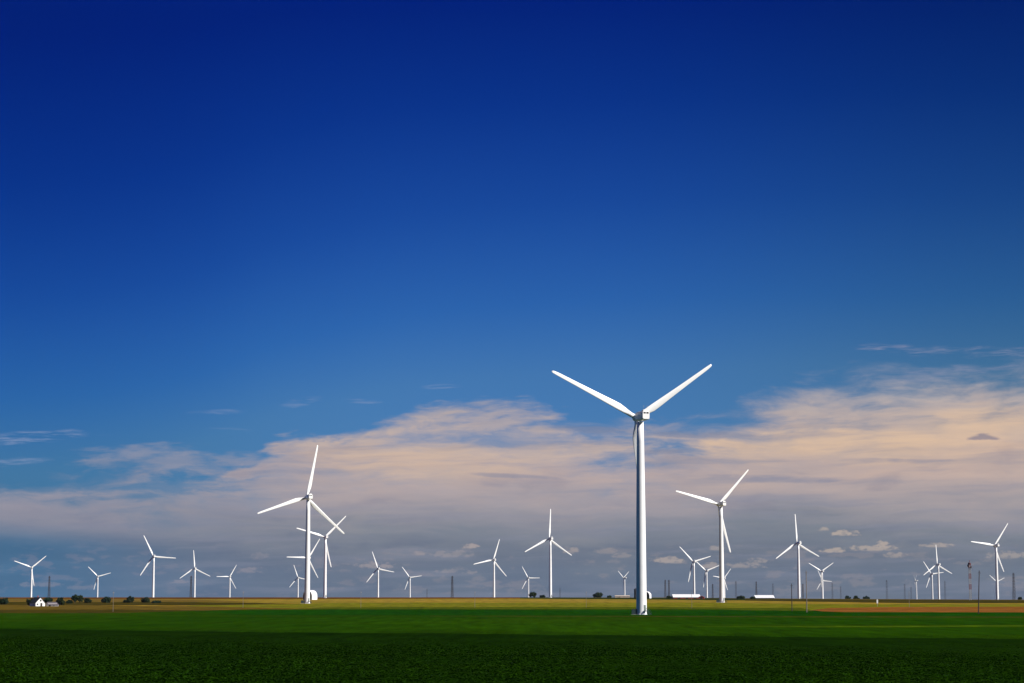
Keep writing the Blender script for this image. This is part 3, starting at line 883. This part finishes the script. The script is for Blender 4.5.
# dark silo left of the nearest tower
p = at_depth(635.8, 597, 2640)
t = thing('silo', (p.x, 2640, 0)); tag(t, 'narrow dark silo just left of the foot of the nearest turbine', 'silo')
bm = bm_new(); lathe(bm, [(2.1, 0), (2.1, 11.0)], 20); obj('tank', bm, M_BARND, t)
bm = bm_new(); lathe(bm, [(2.25, 11.0), (2.2, 11.2), (.3, 12.6), (.25, 12.9)], 20); obj('roof', bm, M_ROOFD, t)
bm = bm_new()
for s in (-.25, .25): bar(bm, (s, -2.2, 0), (s, -2.2, 11), .04, .04, 4)
for k in range(27): bar(bm, (-.25, -2.2, .4 * k + .3), (.25, -2.2, .4 * k + .3), .03, .03, 4)
obj('ladder', bm, M_STEEL, t)

def barn(name, pxl, pxr, D, e, a, w, mw, lab, gable_m, rz=0.0, skew=0.0):
    pl, pr = at_depth(pxl, 597, D), at_depth(pxr, 597, D)
    L = (pr.x - pl.x)
    t = thing(name, (pl.x, D, land(pl.x, D)), R(-90 + rz)); tag(t, lab, 'barn', 'long white roofed barns')
    bm = bm_new(); gable(bm, w, L, e, a); wl = obj('wall', bm, mw, t)
    bm = bm_new(); roof(bm, w, L, e, a, .5, .2); obj('roof', bm, M_ROOFW, t)
    for k in range(3):
        bm = bm_new(); box(bm, (w / 2 + .05, L * (.2 + .3 * k), e * .42), (.12, 3.0, e * .84), None, .02); obj('door', bm, M_BARND, t)
    return t, L
t, L = barn('barn', 672.5, 699.5, 2560, 1.6, 4.9, 15.0, M_BARNR, 'long red barn with a wide white roof left of the tall turbine', M_BARNR, 4)
# the red gabled shed at its right end
p = at_depth(701.4, 598, 2520)
t = thing('shed', (p.x, 2520, 0), R(-8)); tag(t, 'small red gabled shed at the right end of the long white roof', 'shed')
bm = bm_new(); gable(bm, 6.6, 9, 1.9, 3.1); obj('wall', bm, M_BARNR, t)
bm = bm_new(); roof(bm, 6.6, 9, 1.9, 3.1, .3); obj('roof', bm, M_BARNR, t)
bm = bm_new(); box(bm, (0, -.05, 1.0), (2.4, .12, 2.0), None, .02); obj('door', bm, M_BARND, t)
barn('barn', 754.5, 773.5, 2480, 1.2, 4.0, 12.0, M_BARND, 'smaller barn with white roof and dark gable beneath a dark pylon', M_BARND, 8)
# long low beige house left of the nearest tower
p = at_depth(615.0, 597, 2900); pr = at_depth(629.5, 597, 2900)
t = thing('farm_building', (p.x, 2900, 0), R(-90)); tag(t, 'long low beige farm building left of the nearest turbine, under a tiny turbine', 'farm building')
L = pr.x - p.x
bm = bm_new(); gable(bm, 9, L, 1.7, 3.0); obj('wall', bm, M_BEIGE, t)
bm = bm_new(); roof(bm, 9, L, 1.7, 3.0, .3); obj('roof', bm, M_BEIGE, t)
for k in range(4): window(t, 4.53, L * (.15 + .23 * k), 1.0, 1.1, .7, R(90))
bm = bm_new(); box(bm, (4.55, L * .27, .85), (.1, 1.0, 1.7)); obj('door', bm, M_BARND, t)

# ------------------------------------------------------------------ clear prairie air, a little haze over the miles
bm = bm_new()
box(bm, (0, 5800, 35), (15000, 13000, 190))
mh = bpy.data.materials.new('air'); mh.use_nodes = True
mh.node_tree.nodes.clear()
vol = mh.node_tree.nodes.new('ShaderNodeVolumePrincipled'); mo = mh.node_tree.nodes.new('ShaderNodeOutputMaterial')
vol.inputs['Color'].default_value = (.45, .72, 1.0, 1)
vol.inputs['Density'].default_value = 0.7e-5
mh.node_tree.links.new(vol.outputs[0], mo.inputs['Volume'])
tag(obj('haze', bm, mh), kind='stuff')
S.cycles.volume_bounces = 0

# ------------------------------------------------------------------ trees
def make_tree(kind, seed, h, w):
    rng = random.Random(seed)
    t = thing('tree' if kind != 'bush' else 'bush')
    bm = bm_new()
    trunk_h = h * (.30 if kind == 'tree' else .14)
    bar(bm, (0, 0, -.2), (0, 0, trunk_h), .24, .18, 8)
    tips = []
    for k in range(7):
        q = k * 2.4 + rng.uniform(-.4, .4); rr = w * rng.uniform(.14, .34)
        tip = Vector((rr * math.cos(q), rr * math.sin(q), h * rng.uniform(.42, .8)))
        mid = Vector((tip.x * .45, tip.y * .45, (trunk_h + tip.z) * .52))
        bar(bm, (0, 0, trunk_h * .85), mid, .13, .09, 6); bar(bm, mid, tip, .09, .03, 6)
        tips.append(tip)
    obj('trunk', bm, M_TRUNK, t)
    bm = bm_new()
    clumps = []
    for k in range(34):
        q = rng.uniform(0, 6.283); zz = rng.betavariate(1.7, 2.1)
        prof = (math.sin(math.pi * (zz * .86 + .12))) ** .7
        rr = w * .5 * prof * math.sqrt(rng.uniform(.1, 1.0)) * .85
        clumps.append((Vector((rr * math.cos(q), rr * math.sin(q), h * (.12 + .80 * zz) if kind == 'bush' else h * (.24 + .72 * zz))), w * rng.uniform(.10, .19)))
    for c, r in clumps:
        for j in range(60):
            d = Vector((rng.gauss(0, 1), rng.gauss(0, 1), rng.gauss(0, .8)))
            d = d.normalized() * r * rng.uniform(.35, 1.12)
            pnt = c + d
            if pnt.z < .1: pnt.z = rng.uniform(.1, .5)
            s = rng.uniform(.2, .42) * (w / 5) ** .5
            nrm = (d.normalized() + Vector((rng.gauss(0, .5), rng.gauss(0, .5), rng.gauss(.3, .5)))).normalized()
            u = nrm.orthogonal().normalized(); v = nrm.cross(u)
            a0 = rng.uniform(0, 6.28)
            pts = [pnt + (u * math.cos(a0 + q) * s * k2 + v * math.sin(a0 + q) * s * k2) for q, k2 in ((0, 1.3), (1.57, .7), (3.14, 1.2), (4.71, .7))]
            bm.faces.new([bm.verts.new(x) for x in pts])
    obj('crown', bm, M_LEAFS[seed % 2], t)
    return t
TREES = [  # column, top row, base row or depth, width in pixels, kind, label
 (3.4, 597.4, ('b', 604.4), 9.5, 'bush', 'dark round bush cut by the left edge of the picture'),
 (31.2, 597.6, ('b', 606.3), 8.5, 'bush', 'dark bush against the left side of the small white house'),
 (48.5, 598.0, ('b', 602.6), 9, 'bush', 'dark low bush behind the low shed beside the white house'),
 (60.2, 597.4, ('b', 605.4), 8, 'bush', 'dark bush at the right end of the low shed by the house'),
 (74.6, 594.4, ('b', 603.6), 6.5, 'tree', 'taller dark tree, left one of two grown together right of the house'),
 (79.6, 594.6, ('b', 603.4), 6.5, 'tree', 'taller dark tree, right one of two grown together right of the house'),
 (69.5, 600.2, ('b', 603.6), 6, 'bush', 'low dark shrub at the left foot of the two taller trees'),
 (87.6, 598.0, ('b', 603.0), 7, 'bush', 'small dark bush just right of the two taller trees'),
 (106.2, 597.4, ('b', 602.9), 8.5, 'bush', 'round dark bush right of the tiny turbine on the left'),
 (130.6, 596.0, ('b', 602.8), 6.5, 'bush', 'dark bush with a peaked top left of the largest left turbine'),
 (126.6, 600.0, ('b', 602.8), 6, 'bush', 'low dark shrub leaning against the peaked dark bush'),
 (145.6, 597.8, ('b', 602.6), 8, 'bush', 'last dark bush on the right of the left row, below a turbine'),
 (157.0, 601.4, ('b', 603.2), 9, 'bush', 'flat low dark shrub at the end of the left row of bushes'),
 (533.0, 592.0, ('d', 2980), 7.5, 'bush', 'round dark tree on the skyline between two turbines in the middle'),
 (542.6, 595.0, ('d', 3000), 5.5, 'bush', 'small faint tree right beside the round dark skyline tree'),
 (598.0, 592.6, ('d', 2960), 9.5, 'bush', 'dome shaped dark tree on the skyline left of the beige building'),
 (609.4, 595.8, ('d', 2900), 4.5, 'bush', 'small dark bush at the left end of the low beige building'),
 (741.0, 596.2, ('d', 2500), 7.5, 'bush', 'low dark thicket left of the small white roofed barn'),
 (752.6, 597.0, ('d', 2440), 4.5, 'bush', 'small dark bush at the dark gable of the small white barn'),
 (669.0, 596.0, ('d', 2620), 5, 'bush', 'small dark bush at the left end of the long red barn'),
 (848.0, 595.4, ('d', 3300), 6, 'bush', 'tiny far clump of trees on the skyline, left of three'),
 (856.0, 594.8, ('d', 3300), 6, 'bush', 'tiny far clump of trees on the skyline, middle of three'),
 (866.0, 595.0, ('d', 3300), 6, 'bush', 'tiny far clump of trees on the skyline, right of three'),
 (1020.0, 596.6, ('d', 2600), 4.0, 'bush', 'tiny dark tree on the skyline at the right edge'),
]
protos = {}
for i, (px, ty, (mode, val), wpx, kind, lab) in enumerate(TREES):
    if mode == 'b': p = on_plain(px, val); g = 0.0
    else:
        p = at_depth(px, 597, val); g = land(p.x, val); p.z = g
    D = p.y
    h = at_depth(px, ty, D).z - g
    w = wpx * D / F * 1.15
    t = make_tree(kind, 40 + i, h, w)
    t.location = p
    tag(t, lab, 'tree' if kind == 'tree' else 'bush', 'dark bushes and trees on the plain')
    if kind == 'bush' and ('tree' in lab.split(',')[0].split()[:5] and 'dark tree' in lab or 'faint tree' in lab or 'tiny dark tree' in lab or 'clump of trees' in lab):
        t.name = 'tree'; t['category'] = 'tree'
